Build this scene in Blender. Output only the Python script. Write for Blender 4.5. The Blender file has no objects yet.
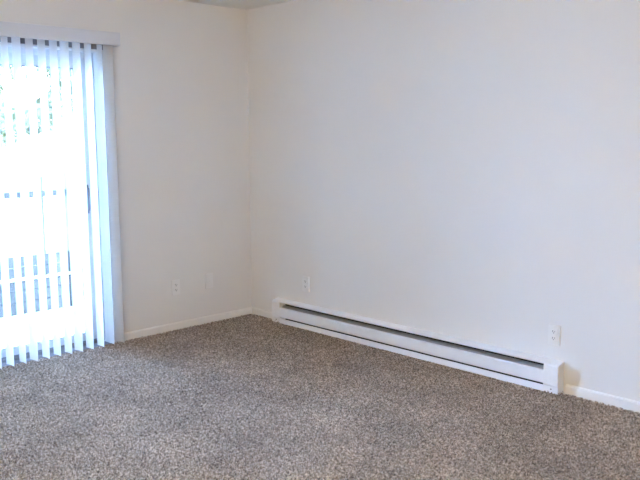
import bpy, bmesh, math, random
from mathutils import Vector, Matrix

random.seed(7)
scene = bpy.context.scene
C = scene.collection

# ------------------------------------------------------------------ camera
CAM = Vector((-3.9419, -4.8472, 1.4741))
YAW, PITCH, ROLL, FPX = 0.7734, 0.1374, -0.0048, 768.97
fw = Vector((math.cos(PITCH) * math.sin(YAW), math.cos(PITCH) * math.cos(YAW), -math.sin(PITCH)))
rt = Vector((math.cos(YAW), -math.sin(YAW), 0))
up = rt.cross(fw)
r2 = rt * math.cos(ROLL) + up * math.sin(ROLL)
u2 = up * math.cos(ROLL) - rt * math.sin(ROLL)
cam_data = bpy.data.cameras.new('camera')
cam_data.sensor_fit = 'HORIZONTAL'
cam_data.sensor_width = 36.0
cam_data.lens = 36.0 * FPX / 640.0
cam_data.clip_start = 0.05
cam_data.clip_end = 300
cam = bpy.data.objects.new('camera', cam_data)
C.objects.link(cam)
m = Matrix((r2, u2, -fw)).transposed().to_4x4()
m.translation = CAM
cam.matrix_world = m
scene.camera = cam

# ------------------------------------------------------------------ sky, exposure
SKY_STRENGTH = 96.0
SKY_COLOR = (0.325, 0.545, 1.0, 1)
LAMP_WATTS = 115.0  # fill lamp added out of view for warm light
LAMP_X, LAMP_Y, LAMP_Z, LAMP_R = -4.8, -4.5, 1.72, 0.13
LAMP_COLOR = (1.0, 0.755, 0.325)

world = bpy.data.worlds.new('overcast_sky')
scene.world = world
world.use_nodes = True
bg = world.node_tree.nodes['Background']
bg.inputs['Color'].default_value = SKY_COLOR
# CIE overcast sky: luminance grows towards the zenith as (1 + 2 sin(elevation)) / 3
wn, wl = world.node_tree.nodes, world.node_tree.links
w_tc = wn.new('ShaderNodeTexCoord')
w_sep = wn.new('ShaderNodeSeparateXYZ')
wl.new(w_tc.outputs['Generated'], w_sep.inputs[0])
w_mr = wn.new('ShaderNodeMapRange')
w_mr.inputs['To Min'].default_value = SKY_STRENGTH / 2.0
w_mr.inputs['To Max'].default_value = SKY_STRENGTH / 2.0 * 3.0
wl.new(w_sep.outputs['Z'], w_mr.inputs['Value'])
wl.new(w_mr.outputs['Result'], bg.inputs['Strength'])

vs = scene.view_settings
vs.view_transform = 'Standard'
vs.look = 'None'
vs.exposure = 0.0
vs.gamma = 1.0
vs.use_curve_mapping = False
scene.cycles.max_bounces = 16
scene.cycles.diffuse_bounces = 10
scene.cycles.transmission_bounces = 10
scene.cycles.transparent_max_bounces = 16
scene.cycles.sample_clamp_indirect = 120.0

# ------------------------------------------------------------------ dimensions (metres)
H = 2.44                      # ceiling height
XL, YF = -5.5, -6.8           # far left wall and the wall behind the camera
WT = 0.20                     # wall thickness
OX0, OX1, OZ = -3.74, -1.285, 2.03   # patio door opening in the back wall


# ------------------------------------------------------------------ materials
def mat(name, color, rough=0.6, spec=0.5, bump=0.0, bscale=60.0, var=0.0, vscale=8.0, metal=0.0):
    mt = bpy.data.materials.new(name)
    mt.use_nodes = True
    nt = mt.node_tree
    b = nt.nodes['Principled BSDF']
    b.inputs['Base Color'].default_value = (*color, 1)
    b.inputs['Roughness'].default_value = rough
    b.inputs['Specular IOR Level'].default_value = spec
    b.inputs['Metallic'].default_value = metal
    tc = nt.nodes.new('ShaderNodeTexCoord')
    if var > 0:
        n = nt.nodes.new('ShaderNodeTexNoise')
        n.inputs['Scale'].default_value = vscale
        n.inputs['Detail'].default_value = 4
        nt.links.new(tc.outputs['Object'], n.inputs['Vector'])
        r = nt.nodes.new('ShaderNodeMapRange')
        r.inputs['From Min'].default_value = 0.3
        r.inputs['From Max'].default_value = 0.7
        r.inputs['To Min'].default_value = 1 - var
        r.inputs['To Max'].default_value = 1 + var
        nt.links.new(n.outputs['Fac'], r.inputs['Value'])
        mx = nt.nodes.new('ShaderNodeMix')
        mx.data_type = 'RGBA'
        mx.blend_type = 'MULTIPLY'
        mx.inputs['Factor'].default_value = 1
        mx.inputs[6].default_value = (*color, 1)
        nt.links.new(r.outputs['Result'], mx.inputs[7])
        nt.links.new(mx.outputs[2], b.inputs['Base Color'])
    if bump > 0:
        n2 = nt.nodes.new('ShaderNodeTexNoise')
        n2.inputs['Scale'].default_value = bscale
        n2.inputs['Detail'].default_value = 3
        nt.links.new(tc.outputs['Object'], n2.inputs['Vector'])
        bp = nt.nodes.new('ShaderNodeBump')
        bp.inputs['Strength'].default_value = bump
        bp.inputs['Distance'].default_value = 0.002
        nt.links.new(n2.outputs['Fac'], bp.inputs['Height'])
        nt.links.new(bp.outputs['Normal'], b.inputs['Normal'])
    return mt


M_WALL = mat('wall_paint', (0.80, 0.785, 0.765), 0.75, 0.25, 0.15, 90, 0.012, 1.5)
M_CEIL = mat('ceiling_paint', (0.80, 0.79, 0.775), 0.9, 0.1, 0.3, 70)
M_BASE = mat('baseboard_paint', (0.86, 0.845, 0.82), 0.45, 0.4, 0.05, 40, 0.02, 12)
M_VINYL = mat('white_vinyl', (0.66, 0.67, 0.69), 0.4, 0.5, 0.03, 30)
M_VALANCE = mat('valance_pvc', (0.68, 0.69, 0.73), 0.45, 0.4, 0.04, 40)
M_METAL = mat('heater_enamel', (0.86, 0.87, 0.89), 0.35, 0.5, 0.03, 20, 0.015, 9)
M_ENDCAP = mat('heater_endcap_enamel', (0.86, 0.865, 0.875), 0.4, 0.5, 0.03, 20, 0.03, 25)


def add_edge_wear(mt):
    """brown rust chips low down on the painted steel, broken up by noise"""
    nt = mt.node_tree
    b = nt.nodes['Principled BSDF']
    src = b.inputs['Base Color'].links[0].from_socket
    tc = nt.nodes.new('ShaderNodeTexCoord')
    sep = nt.nodes.new('ShaderNodeSeparateXYZ')
    nt.links.new(tc.outputs['Object'], sep.inputs[0])
    n = nt.nodes.new('ShaderNodeTexNoise')
    n.inputs['Scale'].default_value = 110
    nt.links.new(tc.outputs['Object'], n.inputs['Vector'])
    lim = nt.nodes.new('ShaderNodeMapRange')          # noise -> chip height
    lim.inputs['From Min'].default_value = 0.45
    lim.inputs['From Max'].default_value = 0.7
    lim.inputs['To Min'].default_value = 0.004
    lim.inputs['To Max'].default_value = 0.022
    nt.links.new(n.outputs['Fac'], lim.inputs['Value'])
    lt = nt.nodes.new('ShaderNodeMath')
    lt.operation = 'LESS_THAN'
    nt.links.new(sep.outputs['Z'], lt.inputs[0])
    nt.links.new(lim.outputs['Result'], lt.inputs[1])
    mx = nt.nodes.new('ShaderNodeMix')
    mx.data_type = 'RGBA'
    mx.inputs[7].default_value = (0.22, 0.13, 0.06, 1)
    nt.links.new(lt.outputs[0], mx.inputs['Factor'])
    nt.links.new(src, mx.inputs[6])
    nt.links.new(mx.outputs[2], b.inputs['Base Color'])


add_edge_wear(M_ENDCAP)
M_FIN = mat('aluminium_fins', (0.30, 0.30, 0.31), 0.45, 0.5, 0, 0, 0.1, 30, 0.6)
M_CASING_SHADE = mat('casing_shade_dark', (0.03, 0.03, 0.032), 0.7, 0.2)  # shade inside the heater, put into the colour
M_INNER = mat('heater_inner_steel', (0.45, 0.44, 0.44), 0.5, 0.4, 0, 0, 0.1, 20, 0.3)
M_SCREW = mat('screw_steel', (0.30, 0.28, 0.26), 0.4, 0.5, 0, 0, 0.1, 100, 0.7)
M_PLATE = mat('outlet_plastic', (0.835, 0.825, 0.81), 0.3, 0.5, 0.02, 50)
M_SLOT = mat('outlet_slot', (0.05, 0.05, 0.05), 0.6, 0.2)
M_GASKET = mat('grey_gasket', (0.30, 0.30, 0.31), 0.6, 0.3)
M_HANDLE = mat('door_handle_grey', (0.25, 0.27, 0.31), 0.4, 0.5)
M_SHADE_GREY = mat('shade_grey', (0.24, 0.24, 0.26), 0.5, 0.4)  # shade as dark grey: strip under the valance and door sill
M_CONC = mat('patio_concrete', (0.40, 0.40, 0.40), 0.85, 0.2, 0.4, 25, 0.06, 4)
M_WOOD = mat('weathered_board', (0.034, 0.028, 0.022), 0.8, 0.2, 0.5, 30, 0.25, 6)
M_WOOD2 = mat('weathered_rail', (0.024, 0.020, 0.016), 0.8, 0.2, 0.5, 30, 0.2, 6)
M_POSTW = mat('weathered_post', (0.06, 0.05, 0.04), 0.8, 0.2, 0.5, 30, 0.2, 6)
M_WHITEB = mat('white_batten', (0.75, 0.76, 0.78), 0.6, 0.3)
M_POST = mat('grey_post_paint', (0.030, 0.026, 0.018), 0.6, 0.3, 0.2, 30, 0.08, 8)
M_GROUND = mat('pale_gravel_ground', (0.36, 0.36, 0.34), 0.95, 0.1, 0.5, 8, 0.08, 0.7)
M_BARK = mat('bark', (0.16, 0.12, 0.09), 0.9, 0.1, 0.6, 20, 0.2, 5)
M_LEAF = mat('leaf_green', (0.085, 0.078, 0.030), 0.6, 0.3, 0, 0, 0.3, 1.5)
M_LAMPMETAL = mat('brushed_nickel', (0.6, 0.58, 0.55), 0.35, 0.5, 0, 0, 0.03, 20, 1.0)


def vane_material():
    mt = bpy.data.materials.new('translucent_pvc_vane')
    mt.use_nodes = True
    nt = mt.node_tree
    out = nt.nodes['Material Output']
    b = nt.nodes['Principled BSDF']
    b.inputs['Base Color'].default_value = (0.83, 0.81, 0.79, 1)
    b.inputs['Roughness'].default_value = 0.5
    tr = nt.nodes.new('ShaderNodeBsdfTranslucent')
    tr.inputs['Color'].default_value = (0.82, 0.80, 0.78, 1)
    mx = nt.nodes.new('ShaderNodeMixShader')
    mx.inputs['Fac'].default_value = 0.13
    nt.links.new(b.outputs[0], mx.inputs[1])
    nt.links.new(tr.outputs[0], mx.inputs[2])
    nt.links.new(mx.outputs[0], out.inputs['Surface'])
    return mt


def glass_material():
    mt = bpy.data.materials.new('door_glass')
    mt.use_nodes = True
    nt = mt.node_tree
    out = nt.nodes['Material Output']
    nt.nodes.remove(nt.nodes['Principled BSDF'])
    t = nt.nodes.new('ShaderNodeBsdfTransparent')
    t.inputs['Color'].default_value = (0.93, 0.96, 0.96, 1)
    g = nt.nodes.new('ShaderNodeBsdfGlossy')
    g.inputs['Roughness'].default_value = 0.02
    f = nt.nodes.new('ShaderNodeFresnel')
    f.inputs['IOR'].default_value = 1.45
    mx = nt.nodes.new('ShaderNodeMixShader')
    nt.links.new(f.outputs[0], mx.inputs['Fac'])
    nt.links.new(t.outputs[0], mx.inputs[1])
    nt.links.new(g.outputs[0], mx.inputs[2])
    nt.links.new(mx.outputs[0], out.inputs['Surface'])
    return mt


def carpet_material(name, pile):
    """Brown-grey frieze carpet: yarn-to-yarn colour plus broad mottling."""
    mt = bpy.data.materials.new(name)
    mt.use_nodes = True
    nt = mt.node_tree
    b = nt.nodes['Principled BSDF']
    b.inputs['Roughness'].default_value = 0.95
    b.inputs['Specular IOR Level'].default_value = 0.05
    b.inputs['Sheen Weight'].default_value = 1.0
    b.inputs['Sheen Roughness'].default_value = 0.4
    geo = nt.nodes.new('ShaderNodeNewGeometry')
    n1 = nt.nodes.new('ShaderNodeTexNoise')
    n1.inputs['Scale'].default_value = 85
    n1.inputs['Detail'].default_value = 2
    nt.links.new(geo.outputs['Position'], n1.inputs['Vector'])
    ramp = nt.nodes.new('ShaderNodeValToRGB')
    cr = ramp.color_ramp
    cr.elements[0].position = 0.30
    cr.elements[0].color = (0.10, 0.083, 0.070, 1)
    cr.elements[1].position = 0.72
    cr.elements[1].color = (0.84, 0.735, 0.625, 1)
    e = cr.elements.new(0.5)
    e.color = (0.38, 0.302, 0.238, 1)
    nt.links.new(n1.outputs['Fac'], ramp.inputs['Fac'])
    n2 = nt.nodes.new('ShaderNodeTexNoise')
    n2.inputs['Scale'].default_value = 2.6
    n2.inputs['Detail'].default_value = 5
    n2.inputs['Roughness'].default_value = 0.6
    nt.links.new(geo.outputs['Position'], n2.inputs['Vector'])
    r = nt.nodes.new('ShaderNodeMapRange')
    r.inputs['From Min'].default_value = 0.3
    r.inputs['From Max'].default_value = 0.7
    r.inputs['To Min'].default_value = 0.80
    r.inputs['To Max'].default_value = 1.20
    nt.links.new(n2.outputs['Fac'], r.inputs['Value'])
    mx = nt.nodes.new('ShaderNodeMix')
    mx.data_type = 'RGBA'
    mx.blend_type = 'MULTIPLY'
    mx.inputs['Factor'].default_value = 1
    nt.links.new(ramp.outputs[0], mx.inputs[6])
    nt.links.new(r.outputs['Result'], mx.inputs[7])
    nt.links.new(mx.outputs[2], b.inputs['Base Color'])
    if not pile:
        bp = nt.nodes.new('ShaderNodeBump')
        bp.inputs['Strength'].default_value = 1.0
        bp.inputs['Distance'].default_value = 0.008
        nt.links.new(n1.outputs['Fac'], bp.inputs['Height'])
        nt.links.new(bp.outputs['Normal'], b.inputs['Normal'])
    return mt


M_VANE = vane_material()
M_GLASS = glass_material()
M_CARPET = carpet_material('carpet_backing', False)
M_PILE = carpet_material('carpet_yarn', True)


# ------------------------------------------------------------------ mesh helpers
def add_box(bm, x0, x1, y0, y1, z0, z1, bevel=0.0, seg=1):
    res = bmesh.ops.create_cube(bm, size=1)
    vs_ = res['verts']
    for v in vs_:
        v.co = Vector(((x0 + x1) / 2 + v.co.x * (x1 - x0), (y0 + y1) / 2 + v.co.y * (y1 - y0), (z0 + z1) / 2 + v.co.z * (z1 - z0)))
    if bevel > 0:
        edges = list({e for v in vs_ for e in v.link_edges})
        bmesh.ops.bevel(bm, geom=edges, offset=bevel, segments=seg, affect='EDGES', profile=0.5)
    return bm


def box(x0, x1, y0, y1, z0, z1, bevel=0.0, seg=1):
    return add_box(bmesh.new(), x0, x1, y0, y1, z0, z1, bevel, seg)


def add_prism(bm, profile, axis, a, b):
    """extrude a closed 2D profile. axis 'y': profile is (x, z); axis 'x': (y, z); axis 'z': (x, y)"""
    def pt(p, t):
        return {'y': (p[0], t, p[1]), 'x': (t, p[0], p[1]), 'z': (p[0], p[1], t)}[axis]
    va = [bm.verts.new(pt(p, a)) for p in profile]
    vb = [bm.verts.new(pt(p, b)) for p in profile]
    n = len(profile)
    for i in range(n):
        bm.faces.new((va[i], va[(i + 1) % n], vb[(i + 1) % n], vb[i]))
    bm.faces.new(va[::-1])
    bm.faces.new(vb)
    bmesh.ops.recalc_face_normals(bm, faces=bm.faces)
    return bm


def add_cyl(bm, p, direction, r, depth, n=16, r2_=None):
    d = Vector(direction).normalized()
    rot = d.to_track_quat('Z', 'Y').to_matrix().to_4x4()
    mtx = Matrix.Translation(Vector(p)) @ rot
    bmesh.ops.create_cone(bm, cap_ends=True, segments=n, radius1=r, radius2=r if r2_ is None else r2_, depth=depth, matrix=mtx)
    return bm


def obj(name, bm, material, parent=None, smooth=False):
    me = bpy.data.meshes.new(name)
    bm.to_mesh(me)
    bm.free()
    me.materials.append(material)
    if smooth:
        for p in me.polygons:
            p.use_smooth = True
    o = bpy.data.objects.new(name, me)
    C.objects.link(o)
    if parent is not None:
        o.parent = parent
        o.matrix_parent_inverse = parent.matrix_basis.inverted()   # vertices stay in world coordinates
    return o


def thing(name, label, cat, loc=(0, 0, 0), group=None):
    o = bpy.data.objects.new(name, None)
    C.objects.link(o)
    o.empty_display_size = 0.1
    o.location = loc
    o['label'] = label
    o['category'] = cat
    if group:
        o['group'] = group
    return o


def struct(name, bm, material, label=None, cat=None):
    o = obj(name, bm, material)
    o['kind'] = 'structure'
    if label:
        o['label'] = label
        o['category'] = cat
    return o


# ------------------------------------------------------------------ room shell
struct('floor', box(XL, 0, YF, 0, -0.12, -0.004), M_CARPET, 'brown and grey cut pile carpet covering the whole floor', 'carpet')
struct('ceiling', box(XL - WT, WT, YF - WT, WT, H, H + 0.12), M_CEIL, 'plain matt ceiling above both walls', 'ceiling')

bm = bmesh.new()
add_box(bm, XL - WT, OX0, 0, WT, -0.12, H)
add_box(bm, OX1, 0, 0, WT, -0.12, H)
add_box(bm, OX0, OX1, 0, WT, OZ, H)
struct('wall_back', bm, M_WALL, 'warm white painted wall holding the sliding patio door', 'wall')
struct('wall_right', box(0, WT, YF - WT, WT, -0.12, H), M_WALL, 'long blank white wall above the baseboard heater', 'wall')
struct('wall_left', box(XL - WT, XL, YF - WT, 0, -0.12, H), M_WALL, 'white wall on the left, outside the picture', 'wall')
struct('wall_front', box(XL, 0, YF - WT, YF, -0.12, H), M_WALL, 'white wall behind the camera', 'wall')

# baseboards: flat board with an eased top edge
BBH, BBT = 0.060, 0.014
HY0, HY1 = -2.79, -0.33      # heater extent along the right wall


def bb_profile(sign):
    return [(0, 0.0), (sign * BBT, 0.0), (sign * BBT, BBH - 0.010), (sign * BBT * 0.75, BBH - 0.003), (sign * BBT * 0.35, BBH), (0, BBH)]


struct('baseboard_back', add_prism(bmesh.new(), bb_profile(-1), 'x', OX1 + 0.055, 0), M_BASE, 'cream painted baseboard under the two wall plates left of the corner', 'baseboard')
struct('baseboard_right', add_prism(bmesh.new(), bb_profile(-1), 'y', HY1 + 0.003, -BBT), M_BASE, 'short baseboard piece between room corner and heater', 'baseboard')
struct('baseboard_right', add_prism(bmesh.new(), bb_profile(-1), 'y', YF, HY0 - 0.02), M_BASE, 'white baseboard running right from the heater end', 'baseboard')
struct('baseboard_left', add_prism(bmesh.new(), [(XL - p[0], p[1]) for p in bb_profile(-1)], 'y', YF, 0), M_BASE)
struct('baseboard_front', add_prism(bmesh.new(), [(YF - p[0], p[1]) for p in bb_profile(-1)], 'x', XL + BBT, -BBT), M_BASE)

# carpet pile: yarn tufts standing on the floor
def carpet_pile():
    bm = bmesh.new()
    # one tuft: a bent, tapering three-sided yarn end
    rings = [(0.0, 0.0, 0.0, 0.0030), (0.0012, 0.0004, 0.006, 0.0034), (0.0034, 0.0010, 0.0115, 0.0022)]
    prev = None
    for cx, cy, cz, rad in rings:
        ring = [bm.verts.new((cx + rad * math.cos(a + cz * 90), cy + rad * math.sin(a + cz * 90), cz)) for a in (0, 2.094, 4.189)]
        if prev:
            for i in range(3):
                bm.faces.new((prev[i], prev[(i + 1) % 3], ring[(i + 1) % 3], ring[i]))
        prev = ring
    bm.faces.new(prev)
    me = bpy.data.meshes.new('yarn_tuft')
    bm.to_mesh(me)
    bm.free()
    me.materials.append(M_PILE)
    tuft = bpy.data.objects.new('yarn_tuft', me)   # mesh source only, never linked

    # carpeted area the pile grows on
    bm = bmesh.new()
    vs_ = [bm.verts.new(p) for p in ((-4.0, -0.015, -0.004), (-4.0, -4.7, -0.004), (-0.015, -4.7, -0.004), (-0.015, -0.015, -0.004))]
    bm.faces.new(vs_)
    pile = obj('carpet_pile', bm, M_PILE)
    ng = bpy.data.node_groups.new('carpet_pile', 'GeometryNodeTree')
    ng.interface.new_socket('Geometry', in_out='INPUT', socket_type='NodeSocketGeometry')
    ng.interface.new_socket('Geometry', in_out='OUTPUT', socket_type='NodeSocketGeometry')
    N = ng.nodes
    gi, go = N.new('NodeGroupInput'), N.new('NodeGroupOutput')
    dist = N.new('GeometryNodeDistributePointsOnFaces')
    dist.inputs['Density'].default_value = 21000
    inst = N.new('GeometryNodeInstanceOnPoints')
    oi = N.new('GeometryNodeObjectInfo')
    oi.inputs['Object'].default_value = tuft
    rv = N.new('FunctionNodeRandomValue')
    rv.data_type = 'FLOAT_VECTOR'
    rv.inputs['Min'].default_value = (-0.45, -0.45, 0)
    rv.inputs['Max'].default_value = (0.45, 0.45, 6.283)
    rs = N.new('FunctionNodeRandomValue')
    rs.data_type = 'FLOAT'
    rs.inputs[2].default_value = 0.75
    rs.inputs[3].default_value = 1.35
    L = ng.links
    L.new(gi.outputs[0], dist.inputs['Mesh'])
    L.new(dist.outputs['Points'], inst.inputs['Points'])
    L.new(oi.outputs['Geometry'], inst.inputs['Instance'])
    L.new(rv.outputs[0], inst.inputs['Rotation'])
    L.new(rs.outputs[1], inst.inputs['Scale'])
    L.new(inst.outputs['Instances'], go.inputs[0])
    md = pile.modifiers.new('pile', 'NODES')
    md.node_group = ng
    pile['kind'] = 'stuff'
    pile['label'] = 'short twisted brown and grey carpet pile across the floor'
    pile['category'] = 'carpet pile'
    return pile


carpet_pile()

# ------------------------------------------------------------------ sliding patio door (structure)
door = bpy.data.objects.new('door_1', None)
C.objects.link(door)
door.location = ((OX0 + OX1) / 2, 0.14, 0)
door['kind'] = 'structure'
door['label'] = 'white framed sliding glass patio door behind the vertical blind'
door['category'] = 'door'

FR = 0.04
bm = bmesh.new()
add_box(bm, OX0, OX0 + FR, 0.09, WT, 0, OZ, 0.003)
add_box(bm, OX1 - FR, OX1, 0.09, WT, 0, OZ, 0.003)
add_box(bm, OX0 + FR, OX1 - FR, 0.09, WT, OZ - FR, OZ, 0.003)
obj('outer_frame', bm, M_VINYL, door)
bm = bmesh.new()
add_box(bm, OX0, OX1, 0.0, WT, -0.12, 0.0)
add_box(bm, OX0 + FR, OX1 - FR, 0.085, WT + 0.01, 0.0, 0.022, 0.003)
add_box(bm, OX0 + FR, OX1 - FR, 0.117, 0.123, 0.022, 0.032)
add_box(bm, OX0 + FR, OX1 - FR, 0.162, 0.168, 0.022, 0.032)
obj('sill_track', bm, M_SHADE_GREY, door)  # track coloured dark to paint the shade at the foot of the vanes


def door_panel(name, x0, x1, y0, y1, handle):
    st, tr, br = 0.090, 0.07, 0.050
    z0, z1 = 0.030, OZ - FR
    bm = bmesh.new()
    add_box(bm, x0, x0 + st * 0.75, y0, y1, z0, z1, 0.003)
    add_box(bm, x1 - st, x1, y0, y1, z0, z1, 0.003)
    add_box(bm, x0 + st * 0.75, x1 - st, y0, y1, z1 - tr, z1, 0.003)
    add_box(bm, x0 + st * 0.75, x1 - st, y0, y1, z0, z0 + br, 0.003)
    p = obj(name, bm, M_VINYL, door)
    ym = (y0 + y1) / 2
    gx0, gx1, gz0, gz1 = x0 + st * 0.75, x1 - st, z0 + br, z1 - tr
    obj('pane', box(gx0 - 0.006, gx1 + 0.006, ym - 0.003, ym + 0.003, gz0 - 0.006, gz1 + 0.006), M_GLASS, p)
    bm = bmesh.new()
    g = 0.006
    for yy in (y0 - 0.001, y1 - 0.005):
        add_box(bm, gx0, gx0 + g, yy, yy + 0.006, gz0, gz1)
        add_box(bm, gx1 - g, gx1, yy, yy + 0.006, gz0, gz1)
        add_box(bm, gx0, gx1, yy, yy + 0.006, gz1 - g, gz1)
        add_box(bm, gx0, gx1, yy, yy + 0.006, gz0, gz0 + g)
    obj('gasket', bm, M_GASKET, p)
    if handle:
        hx = x1 - st * 0.55
        bm = bmesh.new()
        add_box(bm, hx - 0.016, hx + 0.016, y0 - 0.006, y0, 0.93, 1.13, 0.003)
        add_box(bm, hx - 0.010, hx + 0.010, y0 - 0.032, y0 - 0.020, 0.95, 1.11, 0.004)
        add_box(bm, hx - 0.010, hx + 0.010, y0 - 0.024, y0 - 0.004, 0.95, 0.97, 0.003)
        add_box(bm, hx - 0.010, hx + 0.010, y0 - 0.024, y0 - 0.004, 1.09, 1.11, 0.003)
        obj('handle', bm, M_HANDLE, p)
    return p


xm = (OX0 + OX1) / 2
door_panel('sliding_panel', xm - 0.05, OX1 - FR, 0.103, 0.138, True)
door_panel('fixed_panel', OX0 + FR, xm + 0.05, 0.148, 0.183, False)

# ------------------------------------------------------------------ vertical blind
blind = thing('vertical_blind', 'white vertical blind with open vanes hanging over the patio door', 'blind', (-2.2, -0.06, 2.06))
VX0, VX1 = -3.87, -1.192
bm = bmesh.new()
add_box(bm, VX0, VX1, -0.120, -0.108, 2.064, 2.152, 0.003, 2)      # face board
add_box(bm, VX0, VX0 + 0.012, -0.108, 0.0, 2.064, 2.152, 0.002)    # end returns
add_box(bm, VX1 - 0.012, VX1, -0.108, 0.0, 2.064, 2.152, 0.002)
add_box(bm, VX0 + 0.012, VX1 - 0.012, -0.108, 0.0, 2.146, 2.152)   # dust cover
obj('valance', bm, M_VALANCE, blind)
obj('valance_shade_strip', box(VX0 + 0.03, VX1 - 0.03, -0.012, 0.0, 2.043, 2.120), M_SHADE_GREY, blind)  # added dark strip painting the shade on the wall under the valance
obj('headrail', box(VX0 + 0.03, VX1 - 0.03, -0.082, -0.040, 2.088, 2.125, 0.004), M_VINYL, blind)

VW, VSP = 0.089, 0.0785
VZ0, VZ1 = 0.018, 2.075


def vane_mesh():
    bm = bmesh.new()
    n = 8
    sag, th = 0.0065, 0.0011
    prof = []
    for i in range(n + 1):
        s = -1 + 2 * i / n
        prof.append((s * VW / 2, sag * (1 - s * s)))
    outer = [(x, y + th) for x, y in prof]
    add_prism(bm, prof + outer[::-1], 'z', VZ0, VZ1)
    me = bpy.data.meshes.new('vane')
    bm.to_mesh(me)
    bm.free()
    me.materials.append(M_VANE)
    return me


VANE_ANGLES = (75, 97, 88, 84, 79, 84, 84, 84, 79, 86, 82)   # from the wall end
vane_me = vane_mesh()
stem_bm = bmesh.new()
add_cyl(stem_bm, (0, 0, 2.082), (0, 0, 1), 0.004, 0.022, 8)
stem_me = bpy.data.meshes.new('carrier_stem')
stem_bm.to_mesh(stem_me)
stem_bm.free()
stem_me.materials.append(M_VINYL)
for k in range(34):
    near_x = -1.246 - k * VSP
    th = math.radians(VANE_ANGLES[k] if k < len(VANE_ANGLES) else 82 + random.uniform(-3, 3))
    cx = near_x - math.cos(th) * VW / 2
    cy = -0.062
    v = bpy.data.objects.new('vane', vane_me)
    C.objects.link(v)
    v.parent = blind
    v.matrix_parent_inverse = blind.matrix_basis.inverted()
    v.location = (cx, cy, 0)
    v.rotation_euler = (0, 0, -th)
    st = bpy.data.objects.new('carrier_stem', stem_me)
    C.objects.link(st)
    st.parent = v
    st.location = (0, 0.003, 0)

# ------------------------------------------------------------------ electric baseboard heater
heater = thing('baseboard_heater', 'long white electric baseboard heater along the right wall', 'heater', (-0.03, (HY0 + HY1) / 2, 0))
CAPW = 0.092
CY0, CY1 = HY0 + CAPW, HY1 - CAPW
FX = -0.065
# back plate with sloping top hood and its folded lip
obj('hood', add_prism(bmesh.new(), [(0, 0.0), (-0.004, 0.0), (-0.004, 0.181), (-0.053, 0.1715), (-0.053, 0.1665), (-0.057, 0.1665), (-0.057, 0.1745), (-0.002, 0.187), (0, 0.187)], 'y', CY0, CY1), M_METAL, heater)
# front cover, slightly slanted, with rolled edges
obj('front_panel', add_prism(bmesh.new(), [(-0.060, 0.057), (-0.064, 0.055), (-0.066, 0.059), (-0.066, 0.126), (-0.062, 0.131), (-0.054, 0.132), (-0.054, 0.128), (-0.061, 0.125), (-0.061, 0.066)], 'y', CY0, CY1), M_METAL, heater)
# bottom pan with kicked-out lip
obj('bottom_pan', add_prism(bmesh.new(), [(-0.004, 0.012), (-0.064, 0.006), (-0.067, 0.010), (-0.060, 0.043), (-0.056, 0.043), (-0.060, 0.016), (-0.004, 0.020)], 'y', CY0, CY1), M_METAL, heater)
# inner steel deflector behind the outlet slot
obj('deflector', add_prism(bmesh.new(), [(-0.053, 0.126), (-0.051, 0.124), (-0.028, 0.139), (-0.012, 0.139), (-0.012, 0.141), (-0.029, 0.141)], 'y', CY0, CY1), M_INNER, heater)
# near-black sheet added to paint in the shade inside the casing
obj('casing_shade_sheet', add_prism(bmesh.new(), [(-0.0045, 0.022), (-0.0055, 0.022), (-0.0055, 0.1795), (-0.0525, 0.1700), (-0.0525, 0.1712), (-0.0045, 0.1806)], 'y', CY0, CY1), M_CASING_SHADE, heater)
# heating element: tube and fins
bm = bmesh.new()
add_cyl(bm, (-0.032, (CY0 + CY1) / 2, 0.085), (0, 1, 0), 0.006, CY1 - CY0 - 0.002, 10)
y = CY0 + 0.02
while y < CY1 - 0.02:
    add_box(bm, -0.052, -0.012, y, y + 0.0012, 0.052, 0.118)
    y += 0.012
fin = obj('heating_element', bm, M_FIN, heater)
fin['kind'] = 'stuff'
for y0, y1 in ((HY0, CY0), (CY1, HY1)):
    cap = obj('end_cap', add_prism(bmesh.new(), [(0, 0.0), (-0.060, 0.0), (-0.068, 0.008), (-0.062, 0.044), (-0.0675, 0.054), (-0.068, 0.132), (-0.066, 0.166), (-0.059, 0.1755), (-0.002, 0.188), (0, 0.188)], 'y', y0, y1), M_ENDCAP, heater)
    ys = y0 + 0.042
    bm = bmesh.new()
    add_cyl(bm, (-0.0655, ys, 0.030), (-1, 0, 0.17), 0.0042, 0.004, 12)
    obj('screw', bm, M_SCREW, cap)


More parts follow.
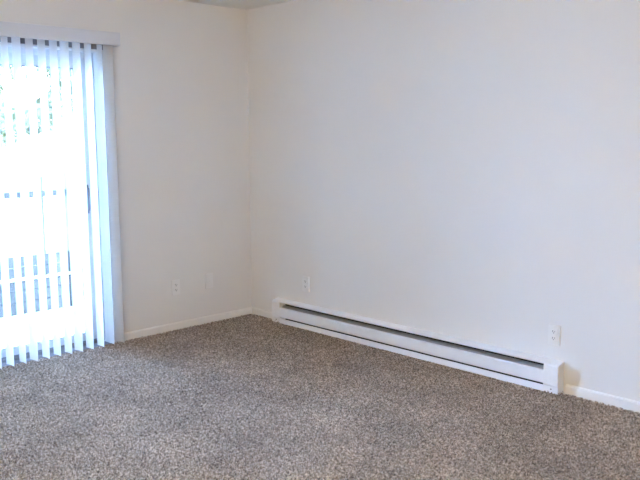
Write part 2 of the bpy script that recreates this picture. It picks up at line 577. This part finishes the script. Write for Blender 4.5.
# ------------------------------------------------------------------ wall plates
def plate_parts(parent, kind):
    """built facing -y at origin (x right, z up); parent carries the transform"""
    def part(name, bm, mt, par):
        me = bpy.data.meshes.new(name)
        bm.to_mesh(me)
        bm.free()
        me.materials.append(mt)
        o = bpy.data.objects.new(name, me)
        C.objects.link(o)
        o.parent = par
        return o
    part('cover_plate', box(-0.036, 0.036, -0.0075, 0.0, -0.0585, 0.0585, 0.002, 2), M_PLATE, parent)
    if kind == 'duplex':
        for zc in (0.0195, -0.0195):
            bm = bmesh.new()
            pts = []
            for i in range(24):
                a = 2 * math.pi * i / 24
                pts.append((0.0172 * math.cos(a), max(-0.0125, min(0.0125, 0.0172 * math.sin(a)))))
            va = [bm.verts.new((p[0], -0.0100, zc + p[1])) for p in pts]
            vb = [bm.verts.new((p[0], -0.004, zc + p[1])) for p in pts]
            for i in range(24):
                bm.faces.new((va[i], va[(i + 1) % 24], vb[(i + 1) % 24], vb[i]))
            bm.faces.new(va)
            bm.faces.new(vb[::-1])
            bmesh.ops.recalc_face_normals(bm, faces=bm.faces)
            rc = part('receptacle', bm, M_PLATE, parent)
            bm = bmesh.new()
            add_box(bm, -0.0080, -0.0050, -0.0104, -0.0095, zc - 0.002, zc + 0.0075)
            add_box(bm, 0.0050, 0.0076, -0.0104, -0.0095, zc - 0.001, zc + 0.0065)
            add_cyl(bm, (0, -0.00995, zc - 0.0065), (0, -1, 0), 0.0028, 0.0009, 10)
            part('slots', bm, M_SLOT, rc)
        bm = bmesh.new()
        add_cyl(bm, (0, -0.0080, 0), (0, -1, 0), 0.003, 0.002, 10)
        part('screw', bm, M_PLATE, parent)
    else:
        bm = bmesh.new()
        add_cyl(bm, (0, -0.0068, 0), (0, -1, 0), 0.0075, 0.003, 6)
        add_cyl(bm, (0, -0.011, 0), (0, -1, 0), 0.0047, 0.010, 12)
        part('jack', bm, M_PLATE, parent)
        for z in (0.042, -0.042):
            bm = bmesh.new()
            add_cyl(bm, (0, -0.0080, z), (0, -1, 0), 0.003, 0.002, 10)
            part('screw', bm, M_PLATE, parent)


o = thing('wall_outlet', 'white duplex outlet on the door wall, nearest the vertical blind', 'outlet', (-0.737, 0, 0.330))
plate_parts(o, 'duplex')
o = thing('wall_plate', 'small white jack plate on the door wall, nearest the room corner', 'wall plate', (-0.428, 0, 0.338))
plate_parts(o, 'jack')
o = thing('wall_outlet', 'white outlet on the right wall above the far end of the heater', 'outlet', (0, -0.658, 0.343))
o.rotation_euler = (0, 0, -math.pi / 2)
plate_parts(o, 'duplex')
o = thing('wall_outlet', 'white duplex outlet on the right wall above the near end of the heater', 'outlet', (0, -2.722, 0.330))
o.rotation_euler = (0, 0, -math.pi / 2)
plate_parts(o, 'duplex')

# ------------------------------------------------------------------ added warm fill lamp, globe pendant form (left of the camera, out of the picture)
lamp = thing('fill_pendant', 'added warm fill lamp shaped as a globe pendant, out of view', 'fill lamp', (LAMP_X, LAMP_Y, H))
bm = bmesh.new()
add_cyl(bm, (LAMP_X, LAMP_Y, H - 0.0125), (0, 0, 1), 0.045, 0.025, 32, 0.06)
obj('canopy', bm, M_LAMPMETAL, lamp)
bm = bmesh.new()
add_cyl(bm, (LAMP_X, LAMP_Y, (H - 0.025 + LAMP_Z + LAMP_R + 0.03) / 2), (0, 0, 1), 0.004, H - 0.025 - LAMP_Z - LAMP_R - 0.03, 8)
obj('cord', bm, M_LAMPMETAL, lamp)
bm = bmesh.new()
add_cyl(bm, (LAMP_X, LAMP_Y, LAMP_Z + LAMP_R + 0.012), (0, 0, 1), 0.032, 0.036, 24, 0.022)
obj('socket_cap', bm, M_LAMPMETAL, lamp)
bm = bmesh.new()
bmesh.ops.create_uvsphere(bm, u_segments=32, v_segments=16, radius=LAMP_R, matrix=Matrix.Translation((LAMP_X, LAMP_Y, LAMP_Z)))
shade = bpy.data.materials.new('fill_lamp_globe')
shade.use_nodes = True
sb = shade.node_tree.nodes['Principled BSDF']
sb.inputs['Base Color'].default_value = (0.9, 0.88, 0.84, 1)
sb.inputs['Emission Color'].default_value = (*LAMP_COLOR, 1)
sb.inputs['Emission Strength'].default_value = LAMP_WATTS / (4 * math.pi ** 2 * LAMP_R ** 2)
obj('fill_globe', bm, shade, lamp, True)

# ------------------------------------------------------------------ outside: patio, railing, ground, trees
GZ = -0.35
o = struct('patio_slab', box(-4.2, 0.6, WT, 1.66, -0.20, -0.06), M_CONC, 'pale patio slab outside the glass door', 'patio')
o = struct('ground', box(-25, 30, WT + 0.05, 60, GZ - 0.3, GZ), M_GROUND, 'pale bright ground beyond the patio railing', 'ground')

rail = thing('patio_railing', 'dark low board railing along the patio edge seen through the blind', 'railing', (-1.8, 1.62, -0.06))
RY0, RY1 = 1.58, 1.62
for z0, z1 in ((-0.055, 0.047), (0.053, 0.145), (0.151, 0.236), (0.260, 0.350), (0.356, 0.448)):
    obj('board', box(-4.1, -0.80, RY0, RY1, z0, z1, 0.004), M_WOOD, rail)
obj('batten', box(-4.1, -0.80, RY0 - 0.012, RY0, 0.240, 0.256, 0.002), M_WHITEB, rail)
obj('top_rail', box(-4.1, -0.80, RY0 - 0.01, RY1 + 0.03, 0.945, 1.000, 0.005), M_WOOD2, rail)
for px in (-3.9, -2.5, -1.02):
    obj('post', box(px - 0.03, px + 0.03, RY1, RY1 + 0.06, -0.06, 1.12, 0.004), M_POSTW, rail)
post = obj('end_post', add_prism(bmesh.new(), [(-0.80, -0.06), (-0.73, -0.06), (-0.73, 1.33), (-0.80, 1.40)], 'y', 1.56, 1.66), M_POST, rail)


def tree(name, label, x, y, h, crown_r, n, seed):
    rnd = random.Random(seed)
    t = thing(name, label, 'tree', (x, y, GZ), 'trees beyond the patio')
    bm = bmesh.new()
    add_cyl(bm, (x, y, GZ + h * 0.3), (0, 0, 1), 0.12, h * 0.6, 10, 0.06)
    for i in range(6):
        a = i * 1.05 + rnd.random()
        d = Vector((math.cos(a), math.sin(a), 1.1))
        add_cyl(bm, Vector((x, y, GZ + h * 0.5)) + d * crown_r * 0.3, d, 0.05, crown_r * 0.8, 6, 0.015)
    obj('trunk', bm, M_BARK, t)
    bm = bmesh.new()
    blobs = []
    for i in range(14):
        u = Vector((rnd.gauss(0, 1), rnd.gauss(0, 1), rnd.gauss(0, 0.9))).normalized() * crown_r * rnd.uniform(0.35, 0.85)
        blobs.append((Vector((x, y, GZ + h * 0.72)) + u, crown_r * rnd.uniform(0.25, 0.42)))
    for i in range(n):
        c, r = rnd.choice(blobs)
        d = Vector((rnd.gauss(0, 1), rnd.gauss(0, 1), rnd.gauss(0, 1))).normalized()
        p = c + d * r * rnd.uniform(0.6, 1.05)
        s = rnd.uniform(0.05, 0.10)
        a = Vector((rnd.gauss(0, 1), rnd.gauss(0, 1), rnd.gauss(0, 1))).normalized() * s
        b = a.cross(d).normalized() * s * 0.5
        q = [bm.verts.new(p - a), bm.verts.new(p + b), bm.verts.new(p + a), bm.verts.new(p - b)]
        bm.faces.new(q)
    f = obj('foliage', bm, M_LEAF, t)
    f['kind'] = 'stuff'


tree('leafy_tree', 'pale green leafy tree showing between the leftmost vanes', 1.6, 8.0, 3.8, 1.3, 3500, 3)
